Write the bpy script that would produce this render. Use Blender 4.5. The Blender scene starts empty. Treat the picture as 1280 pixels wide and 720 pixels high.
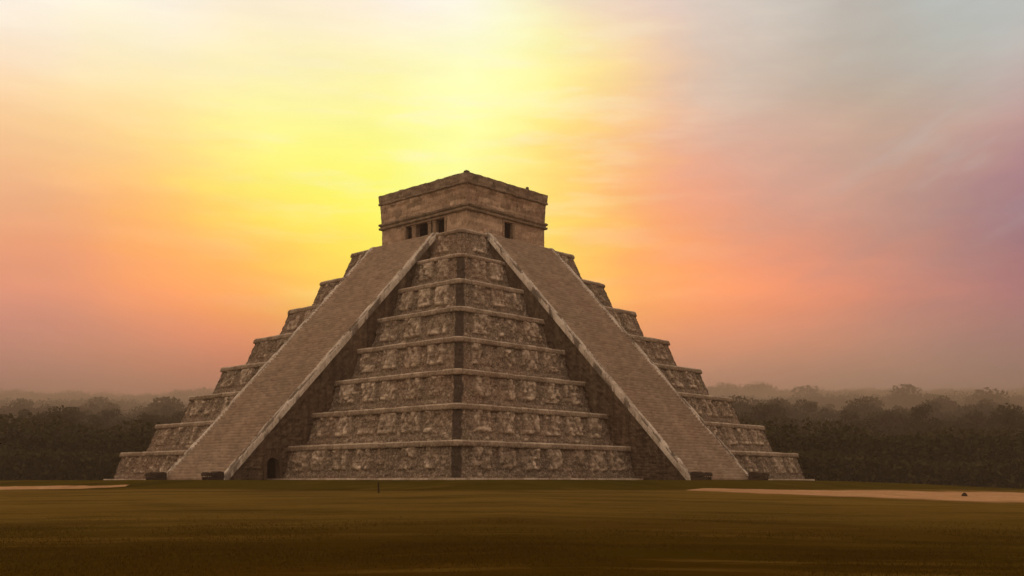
import bpy, bmesh, math, random
import numpy as np
R = math.radians
random.seed(7)
rng = np.random.default_rng(11)
sc = bpy.context.scene
COL = sc.collection

# ------------------------------------------------------------------ camera frame / layout constants
F_PX, HORIZON = 1324.09, 602.14            # focal length and horizon row of the 1280x720 photograph
CAM_Z = -0.16
PC = (-5.54, 119.78)                       # centre of the pyramid
PA = R(46.92)                              # its rotation
W = [27.65, 26.99, 24.25, 21.62, 19.10, 16.50, 13.85, 11.33, 8.87]      # half widths at the terrace tops
H = [0.0, 3.08, 6.20, 9.38, 12.60, 15.85, 19.10, 22.27, 25.50]          # terrace top heights
S_HALF, S_OUT = 5.3, 33.95                 # stair half width, toe distance from the centre
TOP = H[8]
WT = [w+0.26 for w in W]                     # terraces drawn a little wider: their corners are rounded

def to_world(x, y):
    return (PC[0] + math.cos(PA)*x - math.sin(PA)*y, PC[1] + math.sin(PA)*x + math.cos(PA)*y)

def lin(c):
    return tuple(((v/255.0)/12.92 if v/255.0 <= 0.04045 else ((v/255.0+0.055)/1.055)**2.4) for v in c)

# ------------------------------------------------------------------ numpy noise
def h1(i, seed=0):
    x = np.sin(np.asarray(i, dtype=np.float64)*127.1 + seed*311.7 + 0.17)*43758.5453
    return x - np.floor(x)
def h2(i, j, seed=0):
    x = np.sin(np.asarray(i)*127.1 + np.asarray(j)*269.5 + seed*74.7 + 0.31)*43758.5453
    return x - np.floor(x)
def vnoise(x, y, seed=0):
    x = np.asarray(x, dtype=np.float64); y = np.asarray(y, dtype=np.float64)
    i, j = np.floor(x), np.floor(y); fx, fy = x-i, y-j
    fx = fx*fx*(3-2*fx); fy = fy*fy*(3-2*fy)
    a, b, c, d = h2(i, j, seed), h2(i+1, j, seed), h2(i, j+1, seed), h2(i+1, j+1, seed)
    return (a*(1-fx)+b*fx)*(1-fy) + (c*(1-fx)+d*fx)*fy
def fbm(x, y, seed=0, o=4):
    s, a, t = 0, 0.5, 0
    for k in range(o):
        s = s + a*vnoise(x*2**k, y*2**k, seed+k); t += a; a *= 0.5
    return s/t
def sstep(a, b, x):
    t = np.clip((x-a)/(b-a), 0, 1); return t*t*(3-2*t)

def stones(s, z, rh=0.32, sw=0.55, seed=0):
    """irregular coursed rubble: returns (random per stone, second random, distance to the joint in m)"""
    s = s + (vnoise(s*1.3, z*1.3, seed+5)-0.5)*0.22
    z = z + (vnoise(s*0.8, z*0.5, seed+6)-0.5)*0.16
    r = np.floor(z/rh)
    w = sw*(0.75+0.6*h1(r, seed+2))
    q = s/w + h1(r, seed)*7.0
    c = np.floor(q)
    dz = np.minimum(z/rh-r, 1-(z/rh-r))*rh
    ds = np.minimum(q-c, 1-(q-c))*w
    return h2(r, c, seed+3), h2(r, c, seed+4), np.minimum(dz, ds)

# ------------------------------------------------------------------ mesh helpers
def mesh_np(name, verts, faces, mat, parent=None, attrs=None, smooth=False):
    me = bpy.data.meshes.new(name)
    verts = np.asarray(verts, dtype=np.float32); faces = np.asarray(faces, dtype=np.int32)
    n = faces.shape[1]
    me.vertices.add(len(verts)); me.vertices.foreach_set('co', verts.ravel())
    me.loops.add(faces.size); me.loops.foreach_set('vertex_index', faces.ravel())
    me.polygons.add(len(faces))
    me.polygons.foreach_set('loop_start', np.arange(0, faces.size, n, dtype=np.int32))
    me.update(calc_edges=True)
    if attrs:
        for k, v in attrs.items():
            a = me.attributes.new(k, 'FLOAT', 'POINT'); a.data.foreach_set('value', np.asarray(v, dtype=np.float32).ravel())
    if smooth:
        me.polygons.foreach_set('use_smooth', np.ones(len(faces), dtype=bool))
    me.materials.append(mat)
    me.validate()
    o = bpy.data.objects.new(name, me); COL.objects.link(o)
    if parent: o.parent = parent
    return o

def grid_faces(nu, nv, wrap=False, keep=None):
    """vertex index = i*nv + j ; i in nu, j in nv"""
    iu = np.arange(nu if wrap else nu-1); jv = np.arange(nv-1)
    I, J = np.meshgrid(iu, jv, indexing='ij'); I2 = (I+1) % nu
    f = np.stack([I*nv+J, I2*nv+J, I2*nv+J+1, I*nv+J+1], -1)
    if keep is not None: f = f[keep]
    return f.reshape(-1, 4)

def bm_obj(name, bm, mat, parent=None, smooth=False):
    me = bpy.data.meshes.new(name); bm.normal_update(); bm.to_mesh(me); bm.free()
    me.materials.append(mat)
    if smooth:
        for p in me.polygons: p.use_smooth = True
    o = bpy.data.objects.new(name, me); COL.objects.link(o)
    if parent: o.parent = parent
    return o

def box(bm, x0, x1, y0, y1, z0, z1, bev=0.0, jit=0.0):
    r = bmesh.ops.create_cube(bm, size=1.0)
    for v in r['verts']:
        v.co = ((x0+x1)/2+v.co.x*(x1-x0), (y0+y1)/2+v.co.y*(y1-y0), (z0+z1)/2+v.co.z*(z1-z0))
        if jit: v.co += type(v.co)([random.uniform(-jit, jit) for _ in range(3)])
    if bev:
        es = list({e for v in r['verts'] for e in v.link_edges})
        bmesh.ops.bevel(bm, geom=es, offset=bev, segments=1, affect='EDGES')

def empty(name, loc, rz=0, label=None, cat=None, group=None):
    o = bpy.data.objects.new(name, None); COL.objects.link(o)
    o.location = loc; o.rotation_euler = (0, 0, rz); o.empty_display_size = 0.5
    if label: o['label'] = label
    if cat: o['category'] = cat
    if group: o['group'] = group
    return o
def tag(o, label=None, cat=None, group=None, kind=None):
    if label: o['label'] = label
    if cat: o['category'] = cat
    if group: o['group'] = group
    if kind: o['kind'] = kind
    return o

# ------------------------------------------------------------------ materials
class NT:
    def __init__(self, name):
        self.m = bpy.data.materials.new(name); self.m.use_nodes = True
        self.t = self.m.node_tree; self.n = self.t.nodes; self.l = self.t.links
        self.b = self.n['Principled BSDF']; self.out = self.n['Material Output']
        self.b.inputs['Roughness'].default_value = 0.92
        self.b.inputs['Specular IOR Level'].default_value = 0.0
    def node(self, ty, **kw):
        x = self.n.new(ty)
        for k, v in kw.items(): setattr(x, k, v)
        return x
    def noise(self, scale, detail=5, vec=None, rough=0.6):
        x = self.node('ShaderNodeTexNoise'); x.inputs['Scale'].default_value = scale
        x.inputs['Detail'].default_value = detail; x.inputs['Roughness'].default_value = rough
        self.l.new(vec if vec is not None else self.pos(), x.inputs['Vector']); return x.outputs['Fac']
    def pos(self):
        if not hasattr(self, '_p'):
            self._p = self.node('ShaderNodeTexCoord').outputs['Object']
        return self._p
    def scaled(self, s):
        x = self.node('ShaderNodeVectorMath', operation='MULTIPLY'); x.inputs[1].default_value = s
        self.l.new(self.pos(), x.inputs[0]); return x.outputs[0]
    def ramp(self, fac, stops):
        x = self.node('ShaderNodeValToRGB'); r = x.color_ramp
        while len(r.elements) < len(stops): r.elements.new(0.5)
        for e, (p, c) in zip(r.elements, stops): e.position = p; e.color = (*c, 1) if len(c) == 3 else c
        self.l.new(fac, x.inputs[0]); return x.outputs[0]
    def mix(self, fac, a, b, mode='MIX'):
        x = self.node('ShaderNodeMix', data_type='RGBA', blend_type=mode)
        for s, v in ((x.inputs[0], fac), (x.inputs[6], a), (x.inputs[7], b)):
            if isinstance(v, (int, float)): s.default_value = v
            elif isinstance(v, tuple): s.default_value = (*v, 1)
            else: self.l.new(v, s)
        return x.outputs[2]
    def attr(self, name):
        x = self.node('ShaderNodeAttribute'); x.attribute_name = name; return x.outputs['Fac']
    def rng_(self, fac, a, b, c=0.0, d=1.0):
        x = self.node('ShaderNodeMapRange')
        for i, v in enumerate((a, b, c, d)): x.inputs[i+1].default_value = v
        self.l.new(fac, x.inputs[0]); return x.outputs[0]
    def bump(self, h, strength, dist):
        x = self.node('ShaderNodeBump'); x.inputs['Strength'].default_value = strength; x.inputs['Distance'].default_value = dist
        self.l.new(h, x.inputs['Height']); self.l.new(x.outputs[0], self.b.inputs['Normal'])
    def color(self, c):
        if isinstance(c, tuple): self.b.inputs['Base Color'].default_value = (*c, 1)
        else: self.l.new(c, self.b.inputs['Base Color'])

def stone_mat(name, dark, mid, pale, stain_shade=0.5, streak=0.0, bumpd=0.06, red=0.35, st=1.0, pit=0.55):
    k = NT(name)
    tint = k.attr('tint')
    c = k.ramp(tint, [(0.0, dark), (0.5, mid), (1.0, pale)])
    big = k.noise(0.16, 4)
    c = k.mix(k.rng_(big, 0.45, 0.72, 0, red), c, (0.27, 0.155, 0.10))             # reddish stone
    c = k.mix(k.rng_(k.noise(0.45, 5, k.scaled((1, 1, 1.7))), 0.52, 0.75, 0, 0.35), c, (0.16, 0.15, 0.085))   # olive lichen
    c = k.mix(k.rng_(k.noise(1.1, 7, k.scaled((1, 1, 0.45)), 0.7), 0.50, 0.68, 0, stain_shade), c, (0.075, 0.06, 0.045))   # black algae stains
    if streak:
        c = k.mix(k.rng_(k.noise(1.6, 5, k.scaled((1, 1, 0.10)), 0.65), 0.42, 0.62, 0, streak), c, (0.05, 0.035, 0.025))
        c = k.mix(k.rng_(k.noise(2.7, 4, k.scaled((1, 1, 0.08)), 0.6), 0.60, 0.74, 0, 0.4), c, (0.27, 0.18, 0.12))
    c = k.mix(k.rng_(k.noise(5.0, 5, k.scaled((st, 1, 1)), rough=0.7), 0.48, 0.72, 0, 0.55), c, pale, 'MIX')
    c = k.mix(k.rng_(k.noise(4.1, 6, k.scaled((1.3*st, 1.3, 0.8)), 0.72), 0.53, 0.66, 0, pit), c, (0.06, 0.045, 0.033))   # pits and dirt between the stones
    c = k.mix(k.attr('stain_shade'), c, (0.055, 0.042, 0.034))  # painted corner shade, and the dark of broken balustrade stones
    k.color(c)
    k.bump(k.noise(3.4, 8, rough=0.72), 1.0, bumpd*1.8)
    return k.m

M_TERR = stone_mat('terrace_stone', (0.13, 0.097, 0.07), (0.33, 0.26, 0.195), (0.76, 0.64, 0.51), 0.6)
M_CORN = stone_mat('cornice_stone', (0.21, 0.16, 0.115), (0.38, 0.30, 0.225), (0.66, 0.56, 0.44), 0.45)
M_STEP = stone_mat('step_stone', (0.19, 0.135, 0.095), (0.31, 0.23, 0.165), (0.44, 0.335, 0.245), 0.15, bumpd=0.02, red=0.3, st=0.16, pit=0.28)
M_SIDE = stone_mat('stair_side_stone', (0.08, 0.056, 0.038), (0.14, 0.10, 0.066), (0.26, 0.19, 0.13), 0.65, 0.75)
M_BAL = stone_mat('balustrade_stone', (0.34, 0.28, 0.22), (0.62, 0.54, 0.45), (0.80, 0.72, 0.62), 0.5)
M_TEMP = stone_mat('temple_stone', (0.28, 0.205, 0.145), (0.47, 0.345, 0.25), (0.70, 0.54, 0.40), 0.6, red=0.7)
M_TCORN = stone_mat('temple_cornice_stone', (0.13, 0.10, 0.07), (0.26, 0.20, 0.145), (0.42, 0.33, 0.24), 0.7)
M_DARK = stone_mat('serpent_stone', (0.035, 0.026, 0.02), (0.05, 0.037, 0.028), (0.09, 0.065, 0.05), 0.5)
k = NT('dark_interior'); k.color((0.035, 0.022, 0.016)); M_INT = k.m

# ------------------------------------------------------------------ pyramid
pyr = empty('stepped_pyramid', (PC[0], PC[1], 0), PA,
            'grey brown stepped stone pyramid with eight visible terraces and steep stairways up its sides', 'pyramid')

def perimeter(w_ref, r, ds):
    """samples of a rounded square: side id, signed coordinate along the side, arc flag, as (u) list"""
    out = []
    n = max(8, int(2*(w_ref-r)/ds))
    na = max(5, int(r*1.57/ds)+3)
    for k in range(4):
        n = max(8, int(2*(w_ref-r)/(ds if k in (0, 3) else ds*2.5)))     # the two sides in view are finer
        for i in range(n):
            out.append((k, -1+2*i/n, 0.0, 0))
        for i in range(na):
            out.append((k, 1.0, (i)/na, 1))
    return out
def ring_xy(P, w, r):
    """P arrays (side, t, a, isarc) -> x, y, nx, ny ; side 0 faces -y and runs +x, then turns left"""
    side, t, a, arc = P
    ang = a*math.pi/2
    lx = np.where(arc > 0, (w-r) + r*np.sin(ang), t*(w-r))
    ly = np.where(arc > 0, -(w-r) - r*np.cos(ang), -w)
    nx = np.where(arc > 0, np.sin(ang), 0.0); ny = np.where(arc > 0, -np.cos(ang), -1.0)
    c = np.array([1, 0, -1, 0])[side.astype(int)]; s = np.array([0, 1, 0, -1])[side.astype(int)]
    return lx*c-ly*s, lx*s+ly*c, nx*c-ny*s, nx*s+ny*c

def terrace(k):
    z0, z1, wt = H[k], H[k+1], WT[k+1]
    hh = z1-z0
    batter = 0.85 if k == 0 else 1.0
    wb = wt + batter
    rad = 0.9
    ds = 0.09
    P = np.array(perimeter(wb, rad, ds), dtype=np.float64).T
    nu = P.shape[1]
    # arc length coordinate, continuous for the patterns
    s_side = np.where(P[3] > 0, (wb-rad) + P[2]*rad*1.57, P[1]*(wb-rad)) + P[0]*200.0
    t_side = np.where(P[3] > 0, wb + 5, P[1]*(wb-rad))        # position along the side, +5 marks a corner
    corner = np.maximum(P[3], sstep(wb-rad-0.35, wb-rad-0.1, np.abs(t_side)))
    hc = 0.50 if k < 6 else 0.42                              # cornice height
    hb = hh-hc
    nz = 26
    zz = np.linspace(0, hb, nz)
    S, Z = np.meshgrid(s_side, zz, indexing='ij'); T = np.meshgrid(t_side, zz, indexing='ij')[0]
    C = np.meshgrid(corner, zz, indexing='ij')[0]
    # panels: between the stairs' side and the corner
    L0, L1 = S_HALF+0.7, wb-rad-0.35
    L = max(L1-L0, 0.5); npan = max(1, int(round(L/3.1)))
    pw = L/npan
    a = np.abs(T); q = (a-L0)/pw
    idx = np.floor(q); fr = q-idx
    rid = idx + np.sign(T)*50 + P[0][:, None]*17 + k*31
    lean = (h1(rid, 3)-0.5)*0.10*(Z/hb-0.5)
    lo = 0.06+0.08*h1(rid, 1); hi = 0.82-0.14*h1(rid, 2)
    inpan = sstep(lo+lean-0.012, lo+lean+0.012, fr)*(1-sstep(hi+lean-0.012, hi+lean+0.012, fr))
    pz0 = hb*(0.30+0.05*h1(rid, 5))
    inpan = inpan*sstep(pz0-0.06, pz0+0.06, Z)*(a < L1)*(a > L0)*(1-C)
    broken = (fbm(S*0.35, Z*0.5, 40+k, 3) > 0.62)
    inpan = inpan*np.where(broken, 0.35, 1.0)
    r1, r2, jd = stones(S, Z, 0.25, 0.42, 10+k)
    joint = 1-sstep(0.0, 0.055, jd)
    rough_amt = (0.3+1.0*fbm(S*0.4, Z*0.4, 60+k, 3))*(0.5+1.1*inpan)
    d = (-0.30 if k < 5 else -0.26) + 0.27*inpan + (r1-0.5)*0.13*rough_amt - joint*0.07
    # missing stones and lumps
    d -= np.where((r2 > 0.95), 0.10, 0.0)
    d += np.where((r2 < 0.04), 0.06, 0.0)
    d += (fbm(S*2.3, Z*2.3, 80+k, 3)-0.5)*0.07
    # carved blocks and glyph-like cuts inside the panels, thin upright slabs standing on edge
    u1 = vnoise(S*2.6+Z*1.1, Z*0.9, 170+k); u2 = vnoise(S*3.1-Z*1.6, Z*1.2, 180+k)
    cut = sstep(0.60, 0.70, u1) + sstep(0.68, 0.78, u2)
    d -= inpan*np.clip(cut, 0, 1)*0.12
    d -= (1-inpan)*sstep(0.66, 0.74, u2)*0.10*(Z > hb*0.3)*(1-C)
    base = 1-sstep(hb*0.18, hb*0.22, Z)
    d += base*0.12*(1-C)
    d = np.minimum(d, 0.0) + C*0.06
    wz = wb + (wt-wb)*(Z/hh)
    X, Y, NX, NY = [], [], [], []
    for j in range(nz):
        x, y, nx, ny = ring_xy(P, wb+(wt-wb)*zz[j]/hh, rad)
        X.append(x); Y.append(y); NX.append(nx); NY.append(ny)
    X, Y, NX, NY = [np.array(v).T for v in (X, Y, NX, NY)]
    V = np.stack([X+NX*d, Y+NY*d, z0+Z], -1)
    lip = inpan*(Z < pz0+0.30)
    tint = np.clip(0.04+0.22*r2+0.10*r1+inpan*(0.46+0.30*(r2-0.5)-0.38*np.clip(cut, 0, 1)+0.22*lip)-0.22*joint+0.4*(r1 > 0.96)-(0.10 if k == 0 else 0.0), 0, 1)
    # dark tint painting the shade down the middle of the weathered corners, from the sixth terrace to the ground
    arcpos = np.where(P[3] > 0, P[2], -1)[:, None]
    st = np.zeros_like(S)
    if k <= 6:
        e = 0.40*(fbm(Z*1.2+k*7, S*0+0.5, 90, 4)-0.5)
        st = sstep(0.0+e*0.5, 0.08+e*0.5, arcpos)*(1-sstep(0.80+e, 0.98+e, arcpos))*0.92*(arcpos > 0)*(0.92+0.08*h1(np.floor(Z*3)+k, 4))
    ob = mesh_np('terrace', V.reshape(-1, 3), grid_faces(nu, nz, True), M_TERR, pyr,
                 {'tint': tint, 'stain_shade': st})
    # cornice and ledge: its own ring, standing proud; then flat ledge top going back to the next terrace
    zc = np.array([0.0, 0.0, 0.04, 0.18, hc-0.13, hc-0.09, hc, hc, hc, hc-0.01])
    dc = np.array([-0.62, -0.10, -0.03, 0.0, 0.0, 0.0, -0.04, -0.5, -1.3, -2.6]) - (0.06 if k > 4 else 0)
    n = len(zc)
    SS, ZC = np.meshgrid(s_side, zc, indexing='ij'); DC = np.meshgrid(s_side, dc, indexing='ij')[1]
    TT = np.meshgrid(t_side, zc, indexing='ij')[0]
    e1, e2, je = stones(SS, ZC*0.5, 5.0, 0.95, 120+k)
    face = (np.arange(n) >= 1) & (np.arange(n) <= 6)
    D = DC + face[None, :]*((e1-0.5)*0.04 + (fbm(SS*1.5, ZC*2, 130+k, 3)-0.5)*0.05 - (1-sstep(0, 0.06, je))*0.05)
    D -= face[None, :]*sstep(0.60, 0.68, fbm(SS*0.6, ZC*0.5+0.3, 150+k, 3))*0.10
    zt = z0+hb+ZC + (np.arange(n) >= 5)[None, :]*((fbm(SS*0.8, ZC*0+3.1, 140+k, 3)-0.5)*0.04 + (e2-0.5)*0.03)
    zt = np.where((np.arange(n) == n-1)[None, :], z0+hb+ZC-0.05, zt)
    rC = rad*0.8
    X, Y = [], []
    for j in range(n):
        wj = wb+(wt-wb)*min(1.0, (hb+zc[j])/hh)
        if dc[j] <= -0.5:
            x, y, nx, ny = ring_xy(P, wj, rC)
            # shrink towards the centre keeps corners round
            f = (wj+dc[j])/wj
            X.append(x*f); Y.append(y*f)
        else:
            x, y, nx, ny = ring_xy(P, wj, rC)
            X.append(x+nx*D[:, j]); Y.append(y+ny*D[:, j])
    V = np.stack([np.array(X).T, np.array(Y).T, zt], -1)
    tint = np.clip(0.0+0.45*e2-0.3*(1-sstep(0, 0.07, je))+(np.arange(n) >= 5)[None, :]*0.55, 0, 1)  # ledge tops and upper edge tinted paler, painting the light they catch
    co = mesh_np('cornice', V.reshape(-1, 3), grid_faces(nu, n, True), M_CORN, ob, {'tint': tint, 'stain_shade': np.zeros_like(tint)})
    return ob
for k in range(8):
    terrace(k)

# top platform floor
bm = bmesh.new(); box(bm, -8.2, 8.2, -8.2, 8.2, TOP-0.5, TOP-0.02)
bm_obj('platform_floor', bm, M_CORN, pyr)

# low pale footing course round the base
def ring_course(name, w, z0, z1, th, mat, parent, seed):
    P = np.array(perimeter(w, 1.3, 0.3)).T
    s = np.where(P[3] > 0, (w-1.3)+P[2]*2, P[1]*(w-1.3)) + P[0]*200
    prof = [(0, z0), (0, z1-0.03), (-0.04, z1), (-th, z1)]
    X, Y, Z, TI = [], [], [], []
    e1, e2, je = stones(s, s*0, 5, 1.1, seed)
    for d, z in prof:
        x, y, nx, ny = ring_xy(P, w+d, 1.3)
        dd = (e1-0.5)*0.06
        X.append(x+nx*dd); Y.append(y+ny*dd); Z.append(z+(e2-0.5)*0.03*(z > z0)+0*x); TI.append(0.3+0.6*e2)
    V = np.stack([np.array(X).T, np.array(Y).T, np.array(Z).T], -1)
    TI = np.array(TI).T
    return mesh_np(name, V.reshape(-1, 3), grid_faces(len(s), len(prof), True), mat, parent, {'tint': TI, 'stain_shade': TI*0})
ring_course('footing', 28.75, -0.5, 0.13, 1.3, M_CORN, pyr, 5)

# ------------------------------------------------------------------ stairways (built facing -y, then turned)
RUN = S_OUT - (W[8]+0.12)
SLOPE = TOP/RUN
def stair_z(y):              # height of the nosing line at distance |y| from the centre
    return (S_OUT - y)*SLOPE
def make_steps(parent):
    NS = 91
    xs = np.arange(-S_HALF+0.5, S_HALF-0.499, 0.2)
    V, TI = [], []
    rise, run = TOP/NS, RUN/NS
    prof = []
    for i in range(NS):
        y = -(S_OUT - i*run); prof += [(y, i*rise, i), (y, (i+1)*rise, i)]
    prof.append((-(W[8]-1.2), TOP, NS))
    pr = np.array(prof)
    XX, K = np.meshgrid(xs, np.arange(len(pr)), indexing='ij')
    yy = pr[K, 0]; zz = pr[K, 1]; ii = pr[K, 2]
    e = h2(np.floor(XX/0.55 + h1(ii, 1)*5), ii, 2)
    wear = (fbm(XX*0.7, ii*0.12, 7, 4)-0.5)
    zz = zz + (e-0.5)*0.05*(K % 2 == 1) + wear*0.10*(zz > 0.3) - np.where((h2(np.floor(XX/0.4), ii, 9) > 0.975) & (K % 2 == 1), 0.12, 0)
    yy = yy + (e-0.5)*0.06 + (fbm(XX*2, ii*0.7, 8, 2)-0.5)*0.05
    V = np.stack([XX, yy, zz], -1)
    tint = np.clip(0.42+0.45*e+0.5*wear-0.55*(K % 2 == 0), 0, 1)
    return mesh_np('staircase', V.reshape(-1, 3), grid_faces(len(xs), len(pr)), M_STEP, parent, {'tint': tint, 'stain_shade': tint*0})
def make_balustrade(parent, sx):
    """broad sloping kerb on one edge of the stair"""
    n = 330; t = np.linspace(0, 1, n)
    prof = [(-0.34, -0.5), (-0.34, 0.10), (-0.30, 0.24), (-0.2, 0.28), (-0.07, 0.28), (0.07, 0.28), (0.2, 0.28), (0.30, 0.24), (0.34, 0.10), (0.34, -0.5)]
    m = len(prof)
    Tt, J = np.meshgrid(t, np.arange(m), indexing='ij')
    pr = np.array(prof)
    y = -(S_OUT+0.25) + Tt*(RUN+0.6)
    zc = np.clip(stair_z(-y), -0.2, TOP+0.05)
    s = Tt*RUN*1.41
    e1, e2, je = stones(s, pr[J, 0]*0.6, 0.35, 0.85, 31+int(sx > 0))
    brk = np.where(fbm(s*0.55, J*0.35, 33+int(sx > 0), 3) > 0.60, 1.0, 0.0)
    top = (J >= 2) & (J <= 7)
    dz = top*((e1-0.5)*0.08 - (1-sstep(0, 0.07, je))*0.10 + (fbm(s*1.7, J*0.8, 34, 3)-0.5)*0.08 - brk*0.12)
    dx = ((J == 1) | (J == 2) | (J == 7) | (J == 8))*((e2-0.5)*0.05+(fbm(s*1.2, J*0.3, 35, 3)-0.5)*0.06)
    X = sx*(S_HALF-0.34) + pr[J, 0] + dx
    Z = zc + pr[J, 1] + dz
    Z = np.where((J == 0) | (J == m-1), zc-0.5, Z)
    Z = np.minimum(Z, TOP+0.16+0*Z)
    V = np.stack([X, y, Z], -1)
    tint = np.clip(0.35+0.65*e2-0.25*(1-sstep(0, 0.07, je))-0.6*brk, 0, 1)
    return mesh_np('balustrade', V.reshape(-1, 3), grid_faces(n, m), M_BAL, parent, {'tint': tint, 'stain_shade': brk*0.55})
DOOR_A, DOOR_B, DOOR_H = 28.37, 29.64, 2.0
def make_side(parent, sx, door=False):
    ny, nz = 240, 120
    yv = np.linspace(-(S_OUT-0.05), -(W[8]-0.3), ny)
    Yg, Kz = np.meshgrid(yv, np.linspace(0, 1, nz), indexing='ij')
    ztop = np.maximum(stair_z(-Yg)-0.1, 0.01)
    ztop = np.minimum(ztop, TOP)
    Z = -0.15 + Kz*(ztop+0.15)
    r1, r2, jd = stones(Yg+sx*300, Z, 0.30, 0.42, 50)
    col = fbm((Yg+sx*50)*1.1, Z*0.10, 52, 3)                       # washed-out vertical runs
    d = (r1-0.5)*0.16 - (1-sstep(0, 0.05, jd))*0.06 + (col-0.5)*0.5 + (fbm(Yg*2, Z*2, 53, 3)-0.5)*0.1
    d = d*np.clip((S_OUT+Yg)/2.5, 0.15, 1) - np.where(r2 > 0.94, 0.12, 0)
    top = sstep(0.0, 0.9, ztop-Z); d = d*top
    X = sx*(S_HALF-0.14 + np.clip(d, -0.4, 0.12))
    keep = None
    if door:
        yc = -(DOOR_A+DOOR_B)/2; hw = (DOOR_B-DOOR_A)/2+0.02
        cy = (Yg[:-1, :-1]+Yg[1:, 1:])/2; cz = (Z[:-1, :-1]+Z[1:, 1:])/2
        inside = (np.abs(cy-yc) < hw+0.08) & (cz < DOOR_H-hw+np.sqrt(np.maximum(0, (hw+0.08)**2-(cy-yc)**2)))
        keep = ~inside
    V = np.stack([X, Yg, Z], -1)
    tint = np.clip(0.1+0.6*r2+0.5*(col-0.4), 0, 1)
    o = mesh_np('side_wall', V.reshape(-1, 3), grid_faces(ny, nz, False, keep), M_SIDE, parent, {'tint': tint, 'stain_shade': tint*0})
    return o
def make_door(parent, sx):
    """arched passage: surround stones and a dark vault running into the stair"""
    yc = -(DOOR_A+DOOR_B)/2; hw = (DOOR_B-DOOR_A)/2; hs = DOOR_H-hw
    bm = bmesh.new()
    def arch(off, n=14):
        pts = [(yc-hw-off, 0.0), (yc-hw-off, hs*0.5)]
        for i in range(n+1):
            a = math.pi - math.pi*i/n
            pts.append((yc+(hw+off)*math.cos(a), hs+(hw+off)*math.sin(a)))
        pts += [(yc+hw+off, hs*0.5), (yc+hw+off, 0.0)]
        return pts
    x1 = sx*(S_HALF+0.12); x0 = sx*(S_HALF-0.45)
    A, B = arch(0.0), arch(0.34)
    va = [bm.verts.new((x1, y+random.uniform(-.02, .02), z)) for y, z in A]; vb = [bm.verts.new((x1+sx*random.uniform(-0.05, 0.05), y+random.uniform(-.04, .04), z+(0.04*random.random() if z > 0 else 0))) for y, z in B]
    vc = [bm.verts.new((x0, y, z)) for y, z in A]; vd = [bm.verts.new((x0, y, z)) for y, z in B]
    for i in range(len(A)-1):
        bm.faces.new((va[i], va[i+1], vb[i+1], vb[i])); bm.faces.new((va[i+1], va[i], vc[i], vc[i+1])); bm.faces.new((vb[i], vb[i+1], vd[i+1], vd[i]))
    bmesh.ops.recalc_face_normals(bm, faces=bm.faces)
    o = bm_obj('doorway', bm, M_SIDE, parent)
    o['label'] = 'dark arched doorway at the foot of the stair side'
    bm = bmesh.new()
    ends = []
    for dx in (0.40, 4.5):
        ends.append([bm.verts.new((sx*(S_HALF-dx), y, z)) for y, z in arch(0.03)])
    for i in range(len(ends[0])-1):
        bm.faces.new((ends[0][i], ends[0][i+1], ends[1][i+1], ends[1][i]))
    bm.faces.new(ends[1])
    bm_obj('passage', bm, M_INT, parent)
    return o

protoA = None
for q in range(4):
    # q=0 faces -y (right-hand face of the photo); q=3 faces -x (left-hand face)
    ang = [0, math.pi/2, math.pi, -math.pi/2][q]
    if q == 0:
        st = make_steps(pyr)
        b1 = make_balustrade(st, -1); b2 = make_balustrade(st, 1)
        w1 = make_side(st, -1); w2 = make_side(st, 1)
        protoA = (st, b1, b2, w1, w2)
        kids = protoA
    else:
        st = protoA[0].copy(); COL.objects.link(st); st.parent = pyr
        kids = [st]
        for ch in protoA[1:]:
            if q == 3 and ch is protoA[4]:
                continue
            c = ch.copy(); COL.objects.link(c); c.parent = st; kids.append(c)
    st.rotation_euler = (0, 0, ang)
    if q == 3:
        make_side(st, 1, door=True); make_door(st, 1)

# ------------------------------------------------------------------ temple on the summit
tem = empty('temple', (PC[0], PC[1], TOP), PA, 'flat-roofed square stone temple with dark doorways on top of the pyramid', 'temple')
AX, AY, BX, BY = 6.5, 7.25, 6.3, 7.05             # outline of the roof edge towards -x -y +x +y
Z_ROOF, Z_PAR, Z_FR, Z_COR = 6.62, 5.50, 3.50, 2.72      # above the platform: top, parapet foot, frieze foot, cornice foot
INW = 0.30
def rect_ring(inset, ds=0.12):
    """points round the temple rectangle at this inset, with side id and coordinate"""
    x0, x1, y0, y1 = -AX+inset, BX-inset, -AY+inset, BY-inset
    out = []
    for (p, q, n, sid) in (((x0, y0), (x1, y0), (0, -1), 0), ((x1, y0), (x1, y1), (1, 0), 1), ((x1, y1), (x0, y1), (0, 1), 2), ((x0, y1), (x0, y0), (-1, 0), 3)):
        L = math.hypot(q[0]-p[0], q[1]-p[1]); m = int(L/ds)
        for i in range(m):
            t = i/m; out.append((p[0]+(q[0]-p[0])*t, p[1]+(q[1]-p[1])*t, n[0], n[1], sid*100+t*L, 1 if i == 0 else 0))
    return np.array(out).T
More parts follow.
